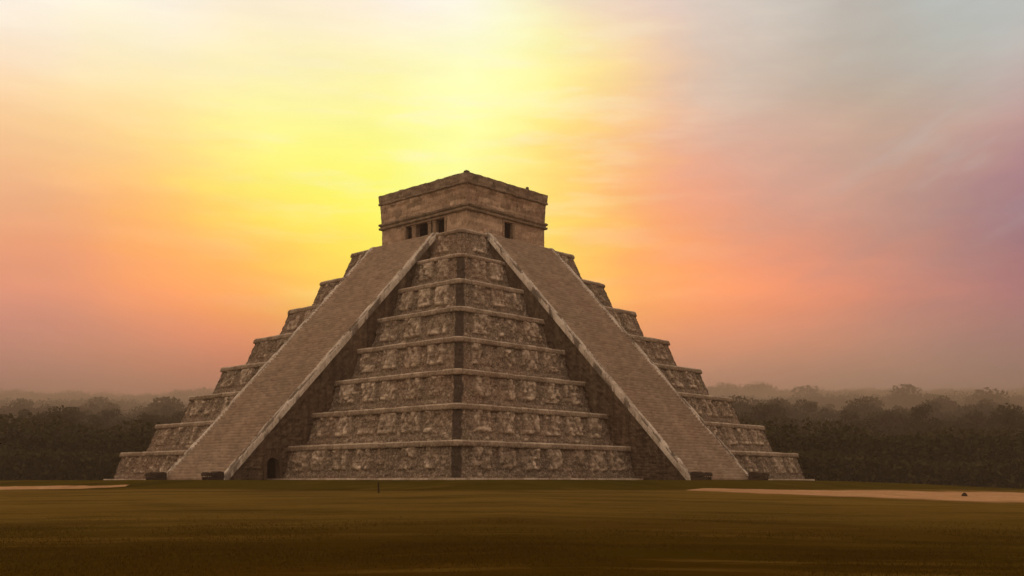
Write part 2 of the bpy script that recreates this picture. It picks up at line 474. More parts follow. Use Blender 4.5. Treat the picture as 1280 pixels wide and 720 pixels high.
def band(name, profile, mat, seed, rh=0.36, sw=0.7, amp=0.05, topn=0.0, parent=tem, ds=0.12, tb=0.2, ts=0.6, pan=0.0):
    """profile: list of (inset, z)"""
    P = rect_ring(0, ds); nx_, n = P.shape[1], len(profile)
    X, Y, Z, TI = [], [], [], []
    m = nx_
    prev = None
    for (ins, z) in profile:
        x = np.clip(P[0], -AX+ins, BX-ins); y = np.clip(P[1], -AY+ins, BY-ins)
        s = P[4]
        e1, e2, je = stones(s, s*0+z, rh, sw, seed)
        d = (e1-0.5)*2*amp - (1-sstep(0, 0.05, je))*amp + (fbm(s*1.4, s*0+z*1.4, seed+3, 3)-0.5)*2*amp
        if pan:                                     # sunk panels between broad flat borders
            L_ = np.mod(s, 100.0); fr_ = np.mod(L_-0.5, 2.45)
            d = d - pan*sstep(0.22, 0.30, fr_)*(1-sstep(2.0, 2.08, fr_))*(Z_FR+0.35 < z < Z_PAR-0.3)
        if ins > 1.0: d = d*0
        cxn = np.where(P[5] > 0, 0.0, 1.0)
        x = x+P[2]*d*cxn; y = y+P[3]*d*cxn
        zz = z + (fbm(s*0.9, s*0+7, seed+9, 3)-0.5)*topn + (e2-0.5)*topn*0.6
        X.append(x); Y.append(y); Z.append(zz); TI.append(np.clip(tb+ts*e2-0.2*(1-sstep(0, .05, je)), 0, 1))
    V = np.stack([np.array(X).T, np.array(Y).T, np.array(Z).T], -1); TI = np.array(TI).T
    return mesh_np(name, V.reshape(-1, 3), grid_faces(nx_, n, True), mat, parent, {'tint': TI, 'stain_shade': TI*0})
def prof_line(i0, z0, i1, z1, step=0.12):
    n = max(2, int(abs(z1-z0)/step)+1)
    return [(i0+(i1-i0)*t, z0+(z1-z0)*t) for t in np.linspace(0, 1, n)]
# frieze, parapet, cornice mouldings
fr = band('frieze', prof_line(0.26, Z_FR-0.02, 0.18, Z_PAR+0.02), M_TEMP, 200, 0.5, 1.3, 0.045, tb=0.05, ts=0.95, pan=0.13)
band('parapet', [(0.6, Z_PAR), (-0.04, Z_PAR), (-0.06, Z_PAR+0.1), (-0.06, Z_PAR+0.2), (0.06, Z_PAR+0.24)]+prof_line(0.06, Z_PAR+0.3, 0.0, Z_ROOF-0.08)+[(0.05, Z_ROOF)], M_TCORN, 210, 0.30, 0.6, 0.05, 0.13)
band('roof', [(0.05, Z_ROOF-0.01), (0.6, Z_ROOF), (2.0, Z_ROOF+0.03), (5.9, Z_ROOF+0.06)], M_TCORN, 215, topn=0.05)
band('cornice', [(0.5, Z_COR), (0.05, Z_COR+0.03), (0.02, Z_COR+0.16), (0.03, Z_COR+0.26), (0.17, Z_COR+0.30), (0.17, Z_COR+0.40), (0.06, Z_COR+0.44), (-0.10, Z_COR+0.54), (-0.10, Z_COR+0.66), (0.12, Z_COR+0.74), (0.5, Z_FR)],
     M_TCORN, 220, 0.5, 0.8, 0.03)
# lower walls with openings; each side a rough grid with cells cut out
def wall_side(sid, openings):
    ins = INW
    x0, x1, y0, y1 = -AX+ins, BX-ins, -AY+ins, BY-ins
    if sid == 0: a0, a1 = x0, x1
    elif sid == 3: a0, a1 = y0, y1
    elif sid == 1: a0, a1 = y0, y1
    else: a0, a1 = x0, x1
    cuts = sorted({a0, a1, *[v for o in openings for v in o[:2]]})
    us = []
    for c0, c1 in zip(cuts[:-1], cuts[1:]):
        m = max(1, int((c1-c0)/0.13)); us += [c0+(c1-c0)*i/m for i in range(m)]
    us.append(a1); us = np.array(us)
    zt = 2.55
    zs = np.concatenate([np.linspace(0, zt, 20), [Z_COR+0.03]])
    U, Z = np.meshgrid(us, zs, indexing='ij')
    e1, e2, je = stones(U+sid*40, Z, 0.42, 0.8, 230+sid)
    d = (e1-0.5)*0.05 - (1-sstep(0, 0.05, je))*0.03 + (fbm(U*1.5, Z*1.5, 240, 3)-0.5)*0.06
    d[0, :] = 0; d[-1, :] = 0
    d = d+0.45*(1-sstep(-0.1, 0.9, Z))
    if sid == 0: X, Y = U, y0-d
    elif sid == 3: X, Y = x0-d, U
    elif sid == 1: X, Y = x1+d, U
    else: X, Y = U, y1+d
    cu = (U[:-1, :-1]+U[1:, 1:])/2; cz = (Z[:-1, :-1]+Z[1:, 1:])/2
    keep = np.ones_like(cu, dtype=bool)
    for o in openings: keep &= ~((cu > o[0]) & (cu < o[1]) & (cz < zt))
    tint = np.clip(0.15+0.7*e2, 0, 1)
    return mesh_np('wall', np.stack([X, Y, Z], -1).reshape(-1, 3), grid_faces(len(us), len(zs), False, keep), M_TEMP, tem, {'tint': tint, 'stain_shade': tint*0}), zt
def opening(sid, wobj, a, b, zt, depth=2.2, columns=()):
    """jambs, lintel, back wall of one recess (dark chamber), and columns standing in it"""
    def P(u, dd, z):      # dd inward from the wall face
        ins = INW+dd
        return {0: (u, -AY+ins, z), 3: (-AX+ins, u, z), 1: (BX-ins, u, z), 2: (u, BY-ins, z)}[sid]
    bm = bmesh.new()
    rings = []
    for dd in (-0.04, depth):
        rings.append([bm.verts.new(P(u, dd, z)) for u, z in ((a, 0), (a, zt), (b, zt), (b, 0))])
    for i in range(3): bm.faces.new((rings[0][i], rings[0][i+1], rings[1][i+1], rings[1][i]))
    bm.faces.new(rings[1])
    bm.faces.new((rings[0][0], rings[0][3], rings[1][3], rings[1][0]))
    bmesh.ops.recalc_face_normals(bm, faces=bm.faces)
    o = bm_obj('doorway', bm, M_INT, tem)
    # jamb and lintel stones
    bm = bmesh.new()
    def bxx(u0, u1, d0, d1, z0, z1):
        p = P(u0, d0, z0); q = P(u1, d1, z1)
        box(bm, min(p[0], q[0]), max(p[0], q[0]), min(p[1], q[1]), max(p[1], q[1]), z0, z1, 0.03, 0.01)
    bxx(a-0.26, a+0.02, -0.09, 0.4, 0, zt-0.02); bxx(b-0.02, b+0.26, -0.09, 0.4, 0, zt-0.02); bxx(a-0.26, b+0.26, -0.10, 0.4, zt-0.06, zt+0.14)
    bm_obj('frame', bm, M_TEMP, o)
    for (c0, c1) in columns:
        bm = bmesh.new()
        bxx(c0, c1, 0.10, 0.10+(c1-c0), 0.0, zt-0.25)
        bxx(c0-0.08, c1+0.08, 0.04, 0.16+(c1-c0), zt-0.25, zt-0.01)
        bxx(c0-0.08, c1+0.08, 0.02, 0.16+(c1-c0), 0.0, 0.4)
        bm_obj('column', bm, M_TEMP, o)
w0, zt = wall_side(0, [(-0.58, 0.76)]); opening(0, w0, -0.58, 0.76, zt)
w3, zt = wall_side(3, [(-3.61, 2.69)]); opening(3, w3, -3.61, 2.69, zt, 3.0, [(1.17, 1.83), (-1.25, -0.78), (-2.05, -1.55)])
w1, zt = wall_side(1, [(-0.7, 0.7)]); opening(1, w1, -0.7, 0.7, zt)
w2, zt = wall_side(2, [(-0.7, 0.7)]); opening(2, w2, -0.7, 0.7, zt)
# two blocks left standing on the roof edge
for (u0, u1, v0, v1, zz) in ((-AX+0.1, -AX+0.55, -AY+0.1, -AY+0.6, 0.2), (2.9, 3.2, -AY+0.05, -AY+0.35, 0.30)):
    bm = bmesh.new(); box(bm, u0, u1, v0, v1, Z_ROOF-0.05, Z_ROOF+zz, 0.05, 0.04)
    bm_obj('coping_stone', bm, M_TCORN, tem)

# ------------------------------------------------------------------ serpent heads at the feet of the balustrades
def serpent_mesh():
    bm = bmesh.new()
    # side outline of the head, x forward, z up: neck, brow, snout, open jaws
    up = [(0, 0.30), (0, 0.92), (0.35, 1.02), (0.62, 1.0), (0.80, 0.86), (1.25, 0.82), (1.62, 0.92), (1.80, 0.80), (1.86, 0.56), (1.70, 0.50), (1.2, 0.52), (0.7, 0.44)]
    lo = [(0, 0.0), (0, 0.34), (0.7, 0.38), (1.2, 0.30), (1.66, 0.34), (1.78, 0.22), (1.66, 0.04), (1.0, 0.0)]
    def extr(pts, hw, taper):
        L = [bm.verts.new((x, -(hw-taper*x), z)) for x, z in pts]; Rr = [bm.verts.new((x, (hw-taper*x), z)) for x, z in pts]
        n = len(pts)
        for i in range(n): bm.faces.new((L[i], L[(i+1) % n], Rr[(i+1) % n], Rr[i]))
        bm.faces.new(list(reversed(L))); bm.faces.new(Rr)
    extr(up, 0.56, 0.10); extr(lo, 0.50, 0.09)
    for sy in (-1, 1):                       # eyes and fangs
        r = bmesh.ops.create_icosphere(bm, subdivisions=2, radius=0.15)
        for v in r['verts']: v.co = (0.62+v.co.x, sy*0.47+v.co.y*0.6, 0.80+v.co.z)
        for xx in (1.66, 1.40, 1.15):
            r = bmesh.ops.create_cone(bm, segments=6, radius1=0.015, radius2=0.05, depth=0.2, cap_ends=True)
            for v in r['verts']: v.co = (xx+v.co.x, sy*0.33+v.co.y, 0.43+v.co.z)
    r = bmesh.ops.create_cube(bm, size=1)     # tongue
    for v in r['verts']: v.co = (1.55+v.co.x*0.9, v.co.y*0.22, 0.36+v.co.z*0.06)
    bmesh.ops.recalc_face_normals(bm, faces=bm.faces)
    me = bpy.data.meshes.new('serpent_head'); bm.to_mesh(me); bm.free(); me.materials.append(M_DARK)
    a = me.attributes.new('tint', 'FLOAT', 'POINT'); a.data.foreach_set('value', rng.random(len(me.vertices)).astype(np.float32))
    return me
sm = serpent_mesh()
heads = [((-S_OUT-0.05, S_HALF-0.42), math.pi, 'dark carved serpent head at the left foot of the left stairway, leftmost of the four'),
         ((-S_OUT-0.05, -S_HALF+0.42), math.pi, 'dark carved serpent head at the right foot of the left stairway'),
         ((-S_HALF+0.42, -S_OUT-0.05), -math.pi/2, 'dark carved serpent head at the left foot of the right stairway'),
         ((S_HALF-0.42, -S_OUT-0.05), -math.pi/2, 'dark carved serpent head at the right foot of the right stairway, rightmost of the four')]
for (lx, ly), a, lab in heads:
    o = bpy.data.objects.new('serpent_head', sm); COL.objects.link(o)
    wx, wy = to_world(lx, ly); o.location = (wx, wy, -0.06); o.rotation_euler = (0, 0, PA+a); o.scale = (0.92, 1.0, 0.78)
    tag(o, lab, 'stone sculpture', 'serpent heads at the feet of the stairways')

# ------------------------------------------------------------------ ground
def ground_z(X, Y):
    X = np.asarray(X, dtype=np.float64); Y = np.asarray(Y, dtype=np.float64)
    bank = 78.5 + np.where(X > 0, 0.72*np.minimum(X, 60), 0.38*np.minimum(-X, 60)) + (vnoise(X*0.12, X*0+2, 3)-0.5)*2.0
    d = bank - Y
    z = -0.74*sstep(0, 7.5, d)
    z = z - 1.10*np.clip((d-7.5)/50.0, 0, 1.3)
    z = z - 1.15*sstep(24, 70, X)*sstep(60, 90, Y)*(1-0.6*sstep(0, 7, d))
    z = z + (fbm(X*0.08, Y*0.08, 21, 3)-0.5)*0.16*sstep(0, 10, np.abs(d)+ (d > 0)*4) + (fbm(X*0.6, Y*0.6, 22, 3)-0.5)*0.05
    z = z + 34*sstep(330, 900, np.hypot(X, Y))
    return z - 0.03
def axis(lo, hi, fine, far):
    a = list(np.arange(lo, hi, fine)); s = fine
    while a[-1] < far: s *= 1.25; a.append(a[-1]+s)
    s = fine
    while a[0] > -far: s *= 1.25; a.insert(0, a[0]-s)
    return np.array(a)
gx, gy = axis(-75, 75, 0.5, 950), axis(4, 135, 0.45, 950)
GX, GY = np.meshgrid(gx, gy, indexing='ij')
GZ = ground_z(GX, GY)
k = NT('dry_grass_ground')
c = k.ramp(k.noise(0.11, 5), [(0.3, (0.040, 0.021, 0.0012)), (0.5, (0.054, 0.030, 0.0016)), (0.7, (0.046, 0.033, 0.0016))])
c = k.mix(k.rng_(k.noise(0.05, 5, k.scaled((0.4, 1.8, 1))), 0.45, 0.62, 0, 0.45), c, (0.085, 0.042, 0.004))
c = k.mix(k.attr('dry_and_light'), c, (0.165, 0.105, 0.020))
c = k.mix(k.attr('lush'), c, (0.075, 0.058, 0.003))
c = k.mix(k.rng_(k.noise(0.22, 5, k.scaled((0.35, 1.6, 1)), 0.65), 0.50, 0.64, 0, 0.55), c, (0.034, 0.021, 0.0012))
c = k.mix(k.rng_(k.noise(0.30, 5, k.scaled((0.3, 1.5, 1)), 0.65), 0.54, 0.68, 0, 0.45), c, (0.17, 0.10, 0.018))
c = k.mix(k.rng_(k.noise(1.7, 6), 0.5, 0.7, 0, 0.25), c, (0.034, 0.020, 0.0012))
k.color(c); k.bump(k.noise(14, 6), 0.3, 0.02); M_GR = k.m
def cover(X, Y):
    bankd = 78.5 + np.where(X > 0, 0.72*np.minimum(X, 60), 0.38*np.minimum(-X, 60)) - Y
    nn = fbm(X*0.06, Y*0.12, 301, 4)-0.5
    dry_and_light = sstep(18, 62, Y+34*nn)*sstep(6.0, 9.0, bankd+3*nn)*(0.50+0.9*np.clip(fbm(X*0.12, Y*0.22, 303, 4)-0.15, 0, 1))  # drier patches, plus a paling with distance that paints the grazing light
    lush = (1-sstep(5.5, 8.5, bankd+3*nn))*0.75
    return np.clip(dry_and_light, 0, 0.9), lush
dry_and_light, lush = cover(GX, GY)
g = mesh_np('ground', np.stack([GX, GY, GZ], -1).reshape(-1, 3), grid_faces(len(gx), len(gy)), M_GR, None,
            {'dry_and_light': dry_and_light, 'lush': lush}, True)
tag(g, kind='structure')

k = NT('pale_sand')
c = k.ramp(k.noise(0.5, 6), [(0.3, (0.38, 0.215, 0.10)), (0.7, (0.52, 0.31, 0.165))])
c = k.mix(k.rng_(k.noise(3.0, 5), 0.52, 0.7, 0, 0.5), c, (0.16, 0.09, 0.03))
c = k.mix(k.rng_(k.attr('edge'), 0.15, 0.5, 0, 0.85), c, (0.13, 0.072, 0.012))
k.color(c); k.bump(k.noise(20, 5), 0.5, 0.02); M_SAND = k.m
def path(name, pts, widths, seed):
    pts = np.array(pts, float); L = np.concatenate([[0], np.cumsum(np.hypot(*np.diff(pts, axis=0).T))])
    n = int(L[-1]/0.4); s = np.linspace(0, L[-1], n)
    x = np.interp(s, L, pts[:, 0]); y = np.interp(s, L, pts[:, 1]); w = np.interp(s, L, widths)
    ker = np.ones(15)/15
    for _ in range(2):
        x = np.convolve(np.pad(x, 7, 'edge'), ker, 'valid'); y = np.convolve(np.pad(y, 7, 'edge'), ker, 'valid')
    tx, ty = np.gradient(x), np.gradient(y); l = np.hypot(tx, ty); nx, ny = -ty/l, tx/l
    m = 70; v = np.linspace(-1, 1, m)
    wl = w*(0.75+0.5*fbm(s*0.25, s*0, seed, 4)); wr = w*(0.75+0.5*fbm(s*0.25, s*0+9, seed, 4))
    off = np.where(v[None, :] < 0, v[None, :]*wl[:, None], v[None, :]*wr[:, None])/2
    X = x[:, None]+nx[:, None]*off; Y = y[:, None]+ny[:, None]*off
    ed = np.abs(v[None, :])**5*(0.5+1.2*fbm(X*0.5, Y*0.5, seed+3, 4)) + 0.25*sstep(0.6, 0.8, fbm(X*0.3, Y*0.5, seed+4, 4))
    Z = ground_z(X, Y)+0.06-0.10*np.clip(ed, 0, 1.3)
    o = mesh_np(name, np.stack([X, Y, Z], -1).reshape(-1, 3), grid_faces(n, m), M_SAND, None, {'edge': np.clip(ed, 0, 1)}, True)
    return tag(o, kind='structure')
path('sandy_path', [(13.2, 82), (16, 80), (20, 78), (27, 76.5), (38, 76), (60, 77), (90, 78)], [5, 10, 16, 27, 42, 56, 56], 4)
path('dirt_track', [(-78, 92), (-55, 90), (-43, 88.6), (-36, 87.2), (-30, 86)], [11, 8, 6, 3, 0.8], 5)

# grass: short tufts over the near lawn
def grass():
    N = 130000
    Y = 15.0*np.exp(rng.random(N)*math.log(46/15.0)); X = (rng.random(N)*2-1)*(Y*0.56+2.5)
    dens = fbm(X*0.25, Y*0.25, 61, 3); keepm = (dens > 0.34+rng.random(N)*0.2) & (rng.random(N) < (47-Y)/18)
    X, Y = X[keepm], Y[keepm]; N = len(X)
    Z = ground_z(X, Y)
    sc_ = np.clip(Y/22, 0.8, 1.5)
    h = (0.015+0.03*rng.random(N)**1.5)*(0.7+fbm(X*0.25, Y*0.25, 61, 3))*np.sqrt(sc_); w = (0.006+0.008*rng.random(N))*sc_
    a = rng.random(N)*math.tau; lx, ly = (rng.random(N)-.5)*h*1.3, (rng.random(N)-.5)*h*1.3
    v0 = np.stack([X-np.cos(a)*w, Y-np.sin(a)*w, Z-0.01], -1); v1 = np.stack([X+np.cos(a)*w, Y+np.sin(a)*w, Z-0.01], -1)
    v2 = np.stack([X+lx, Y+ly, Z+h], -1)
    V = np.stack([v0, v1, v2], 1).reshape(-1, 3); Fc = np.arange(3*N).reshape(-1, 3)
    k = NT('grass_blade')
    c = k.mix(k.attr('dry_and_light'), (0.06, 0.034, 0.002), (0.19, 0.112, 0.020))
    c2 = k.ramp(k.attr('tint'), [(0, (0.050, 0.026, 0.0015)), (0.6, (0.075, 0.043, 0.003)), (1, (0.13, 0.075, 0.008))])
    c = k.mix(0.15, c, c2)
    k.color(c)
    tr = k.node('ShaderNodeBsdfTranslucent'); k.l.new(c, tr.inputs[0])
    mx = k.node('ShaderNodeMixShader'); mx.inputs[0].default_value = 0.5
    k.l.new(k.b.outputs[0], mx.inputs[1]); k.l.new(tr.outputs[0], mx.inputs[2]); k.l.new(mx.outputs[0], k.out.inputs[0])
    o = mesh_np('grass', V, Fc, k.m, None, {'tint': np.repeat(rng.random(N), 3), 'dry_and_light': np.repeat(cover(X, Y)[0], 3)})
    tag(o, 'short dry olive brown grass covering the lawn in front of the pyramid', 'grass', kind='stuff')
grass()

# small post on the lawn and a dark rock on the sandy path
k = NT('old_wood'); k.color(k.ramp(k.noise(5, 5, k.scaled((1, 1, .2))), [(0.3, (0.03, 0.018, 0.01)), (0.7, (0.075, 0.05, 0.03))])); M_WOOD = k.m
px, py = -8.75, 69.5
bm = bmesh.new()
r = bmesh.ops.create_cone(bm, segments=9, radius1=0.065, radius2=0.052, depth=0.78, cap_ends=True)
for v in r['verts']: v.co.z += 0.30
bmesh.ops.bevel(bm, geom=[e for e in bm.edges if all(v.co.z > 0.6 for v in e.verts)], offset=0.015, segments=1, affect='EDGES')
po = bm_obj('marker_post', bm, M_WOOD); po.location = (px, py, float(ground_z(px, py))); po.rotation_euler = (0.02, -0.03, 0)
tag(po, 'short thin dark wooden post standing alone on the lawn edge', 'post')
bx_, by_ = 31.6, 74.0
bm = bmesh.new(); r = bmesh.ops.create_icosphere(bm, subdivisions=3, radius=0.19)
for v in bm.verts:
    n = 1+0.5*(float(fbm(v.co.x*5+3, v.co.y*5+v.co.z*4, 71, 2))-0.5)
    v.co = (v.co.x*n*1.15, v.co.y*n, v.co.z*n*(1.15 if v.co.z > 0 else 0.6)); v.co.x *= (1-0.9*max(0, v.co.z)); v.co.y *= (1-0.9*max(0, v.co.z))
ro = bm_obj('boulder', bm, M_WOOD); ro.location = (bx_, by_, float(ground_z(bx_, by_))+0.10)
tag(ro, 'small dark pointed rock lying alone on the pale sandy path', 'rock')

# ------------------------------------------------------------------ trees
def leaf_mat(name, a, b):
    k = NT(name)
    oi = k.node('ShaderNodeObjectInfo').outputs['Random']
    c = k.ramp(k.attr('tint'), [(0, a), (1, b)])
    c = k.mix(k.rng_(oi, 0, 1, 0, 0.45), c, (0.075, 0.055, 0.02))
    k.color(c)
    tr = k.node('ShaderNodeBsdfTranslucent'); k.l.new(c, tr.inputs[0])
    mx = k.node('ShaderNodeMixShader'); mx.inputs[0].default_value = 0.12
    k.l.new(k.b.outputs[0], mx.inputs[1]); k.l.new(tr.outputs[0], mx.inputs[2]); k.l.new(mx.outputs[0], k.out.inputs[0])
    return k.m
M_LEAF = leaf_mat('leaves', (0.032, 0.032, 0.011), (0.068, 0.064, 0.020))
k = NT('bark'); k.color(k.ramp(k.noise(2, 5, k.scaled((1, 1, .25))), [(0.35, (0.045, 0.034, 0.024)), (0.75, (0.15, 0.12, 0.09))])); M_BARK = k.m

def leaf_cloud(centres, radii, per, size, r_):
    """random leaf-clump faces through the volume of several blobs"""
    V, T = [], []
    for c, rad in zip(centres, radii):
        n = int(per*(rad[0]*rad[2]))
        u = r_.normal(size=(n, 3)); u /= np.linalg.norm(u, axis=1)[:, None]
        rr = (0.35+0.65*r_.random(n)**0.5)[:, None]
        p = np.array(c)+u*rr*np.array(rad)*(0.85+0.3*r_.random((n, 1)))
        a = r_.normal(size=(n, 3)); a /= np.linalg.norm(a, axis=1)[:, None]
        b = np.cross(a, r_.normal(size=(n, 3))); b /= np.linalg.norm(b, axis=1)[:, None]
        s = size*(0.5+r_.random((n, 1)))
        q = np.stack([p-a*s, p-b*s*0.6, p+a*s, p+b*s*0.6], 1)
        V.append(q.reshape(-1, 3)); T.append(np.repeat(np.clip(r_.random()*0.5+0.5*r_.random(n), 0, 1), 4))
    V = np.concatenate(V); T = np.concatenate(T)
    return V, np.arange(len(V)).reshape(-1, 4), T
def limb(bm, p0, p1, r0, r1, seg=7, bend=0.3):
    from mathutils import Vector
    p0, p1 = Vector(p0), Vector(p1); n = 6; L = (p1-p0).length
    off = Vector((random.uniform(-1, 1), random.uniform(-1, 1), 0))*bend*L*0.2
    prev = None
    d = (p1-p0).normalized(); x = d.orthogonal().normalized(); y = d.cross(x)
    for i in range(n+1):
        t = i/n; c = p0.lerp(p1, t)+off*math.sin(t*math.pi); r = r0+(r1-r0)*t
        ring = [bm.verts.new(c+x*math.cos(a)*r+y*math.sin(a)*r) for a in [math.tau*j/seg for j in range(seg)]]
        if prev:
            for j in range(seg): bm.faces.new((prev[j], prev[(j+1) % seg], ring[(j+1) % seg], ring[j]))
        prev = ring
def make_tree_meshes(h, cw, base, seed, dome=False):
    """h height, cw crown half width, base height where the crown begins"""
    random.seed(seed); r_ = np.random.default_rng(seed)
    bm = bmesh.new()
    limb(bm, (0, 0, -0.4), (random.uniform(-.4, .4), random.uniform(-.4, .4), h*0.62), 0.26, 0.13)
    cs, rs = [], []
    nb = 9
    for i in range(nb):
        a = i*2.4+random.random(); zz = base+(h-base)*random.uniform(0.15, 0.75); rr = cw*random.uniform(0.4, 0.8)
        tip = (math.cos(a)*rr, math.sin(a)*rr, zz)
        limb(bm, (0, 0, max(1.5, zz-rr*0.9-0.6)), tip, 0.10, 0.03, 5)
        q = random.uniform(0.28, 0.46)*cw; cs.append(tip); rs.append((q*1.15, q*1.15, q*0.8))
    for i in range(13 if not dome else 18):
        a = random.random()*math.tau; t = random.random()
        zz = base+(h-base)*(0.25+0.68*t); env = cw*(1-((zz-base)/(h-base+0.01))**(3.0 if dome else 1.8)*0.85)
        rr = env*random.random()**0.6*0.85
        q = random.uniform(0.22, 0.40)*cw
        cs.append((math.cos(a)*rr, math.sin(a)*rr, zz-q*0.4)); rs.append((q*1.2, q*1.2, q*0.8))
    trunk = bpy.data.meshes.new('trunk'); bm.to_mesh(trunk); bm.free(); trunk.materials.append(M_BARK)
    V, Fc, T = leaf_cloud(cs, rs, 150, 0.20, r_)
    o = mesh_np('crown', V, Fc, M_LEAF, None, {'tint': T}); cr = o.data
    bpy.data.objects.remove(o)
    return trunk, cr
VAR = [make_tree_meshes(12.5, 3.6, 3.0, 101), make_tree_meshes(13.0, 3.0, 4.0, 102), make_tree_meshes(11.5, 4.2, 2.5, 103),
       make_tree_meshes(13.5, 3.3, 5.0, 104), make_tree_meshes(12.0, 3.8, 3.5, 105), make_tree_meshes(14.0, 4.0, 5.5, 106, True)]
random.seed(5)
def tree(x, y, var, s, label, group):
    t = empty('tree', (x, y, float(ground_z(x, y))-0.1), random.random()*math.tau, label, 'tree', group)
    t.scale = (s*random.uniform(0.9, 1.15), s*random.uniform(0.9, 1.15), s)
    for nm, me in zip(('trunk', 'crown'), VAR[var]):
        o = bpy.data.objects.new(nm, me); COL.objects.link(o); o.parent = t
    return t
LEFT = ('dark hazy tree in the forest edge left of the pyramid', 'trees of the forest edge left of the pyramid')
RIGHT = ('dark hazy tree in the forest edge right of the pyramid', 'trees of the forest edge right of the pyramid')
BACK = ('hazy forest tree behind the pyramid', 'trees of the forest behind the pyramid')
def at(px, Y): return ((px-640)/F_PX*Y, Y)
def hgt(v, Y): return (HORIZON-v)/F_PX*Y + CAM_Z
# rows: left
def row(px0, px1, Y, step, top, lab):
    x = px0
    while x < px1:
        yy = Y+random.uniform(-4, 4); X, _ = at(x, yy)
        v = random.choice([0, 1, 2, 3, 4]); base_h = [12.5, 13.0, 11.5, 13.5, 12.0][v]
        need = hgt(top+random.uniform(-9, 11), yy)-float(ground_z(X, yy))
        tree(X, yy, v, need/base_h, lab[0], lab[1])
        x += step*random.uniform(0.75, 1.25)
row(-75, 250, 171, 22, 513, LEFT)
row(-80, 262, 186, 26, 506, LEFT)
row(-90, 272, 206, 30, 500, LEFT)
row(885, 1370, 171, 22, 509, RIGHT)
row(880, 1380, 186, 26, 501, RIGHT)
row(875, 1400, 206, 30, 495, RIGHT)
for (pxx, v, Y, vv, hh, lab, grp) in (
        (128, 489, 225, 5, 14.0, 'domed tree rising above the left tree line, a little left of the pyramid', LEFT[1]),
        (22, 490, 215, 5, 14.0, 'tall tree with a broad crown at the left end of the left tree line', LEFT[1]),
        (205, 494, 200, 2, 11.5, 'tree with a low crown in the left tree line, nearest to the pyramid terraces', LEFT[1]),
        (1140, 471, 250, 5, 14.0, 'tree with the highest domed crown, standing above the right tree line', RIGHT[1]),
        (1003, 474, 300, 5, 14.0, 'faint tall tree fading in mist just right of the pyramid', RIGHT[1]),
        (1235, 482, 235, 2, 11.5, 'broad crowned tree near the right end of the right tree line', RIGHT[1])):
    X, Yy = at(pxx, Y); tree(X, Yy, vv, (hgt(v, Y)-float(ground_z(X, Yy)))/hh, lab, grp)

def mass(name, regions, size, seed, label, cat):
    r_ = np.random.default_rng(seed); V, T, off = [], [], 0
    for (x0, x1, Y0, Y1, ztop, n) in regions:
        Y = Y0+(Y1-Y0)*r_.random(n); X = ((x0+(x1-x0)*r_.random(n))-640)/F_PX*Y
        top = ztop*(0.62+0.65*fbm(X*0.13+seed, Y*0.05, seed, 4))
        Z = ground_z(X, Y)+top*r_.random(n)**0.8
        p = np.stack([X, Y, Z], -1)
        a = r_.normal(size=(n, 3)); a /= np.linalg.norm(a, axis=1)[:, None]
        b = np.cross(a, r_.normal(size=(n, 3))); b /= np.linalg.norm(b, axis=1)[:, None]
        s = size*(0.5+r_.random((n, 1)))
        V.append(np.stack([p-a*s, p-b*s*0.6, p+a*s, p+b*s*0.6], 1).reshape(-1, 3)); T.append(np.repeat(r_.random(n), 4))
    V = np.concatenate(V); T = np.concatenate(T)
    o = mesh_np(name, V, np.arange(len(V)).reshape(-1, 4), M_LEAF, None, {'tint': T})
    tag(o, label, cat, kind='stuff')
mass('undergrowth', [(-110, 285, 147, 156, 4.0, 12000), (860, 1420, 145, 156, 4.0, 15000), (-110, 285, 152, 200, 8.5, 34000), (860, 1420, 152, 200, 8.5, 44000)], 0.34, 77,
     'dense dark undergrowth filling the forest below the tree crowns', 'undergrowth')
def far_forest(rows, seed, label):
    r_ = np.random.default_rng(seed); V, T, off = [], [], 0
    for (px0, px1, Y, v, nblob, per, size) in rows:
        cs, rs = [], []
        for i in range(nblob):
            yy = Y*(0.95+0.1*r_.random()); X = (px0+(px1-px0)*(i+r_.random())/nblob-640)/F_PX*yy
            vv = v + 12*(fbm(X*0.03, 0.0, seed+int(Y), 3)-0.5) + r_.random()*7
            gz = float(ground_z(X, yy)); top = (HORIZON-vv)/F_PX*yy+CAM_Z
            q = (px1-px0)/F_PX*yy/nblob*(1.1+1.1*r_.random())
            cs.append((X, yy, top-q*0.7)); rs.append((q, q, q*0.75))
            for m_ in (1, 2):                          # lower crown tiers down towards the ground
                cs.append((X+r_.normal()*q*0.6, yy-q*0.5*m_, gz+(top-gz-q*0.7)*(0.78-0.3*m_))); rs.append((q*1.2, q, (top-gz)*0.28))
        v_, f_, t_ = leaf_cloud(cs, rs, per, size, r_)
        V.append(v_); T.append(t_)
    V = np.concatenate(V); T = np.concatenate(T)
    o = mesh_np('distant_forest', V, np.arange(len(V)).reshape(-1, 4), M_LEAF, None, {'tint': T})
    tag(o, label, 'forest', kind='stuff')
far_forest([(-150, 330, 265, 497, 34, 110, 0.24), (850, 1450, 265, 492, 42, 110, 0.24),
            (-170, 400, 420, 495, 46, 50, 0.34), (800, 1470, 420, 489, 56, 50, 0.34),
            (-200, 400, 840, 487, 50, 16, 0.6), (800, 1480, 840, 482, 58, 16, 0.6)], 78, 'distant forest fading into the mist behind the nearer trees')

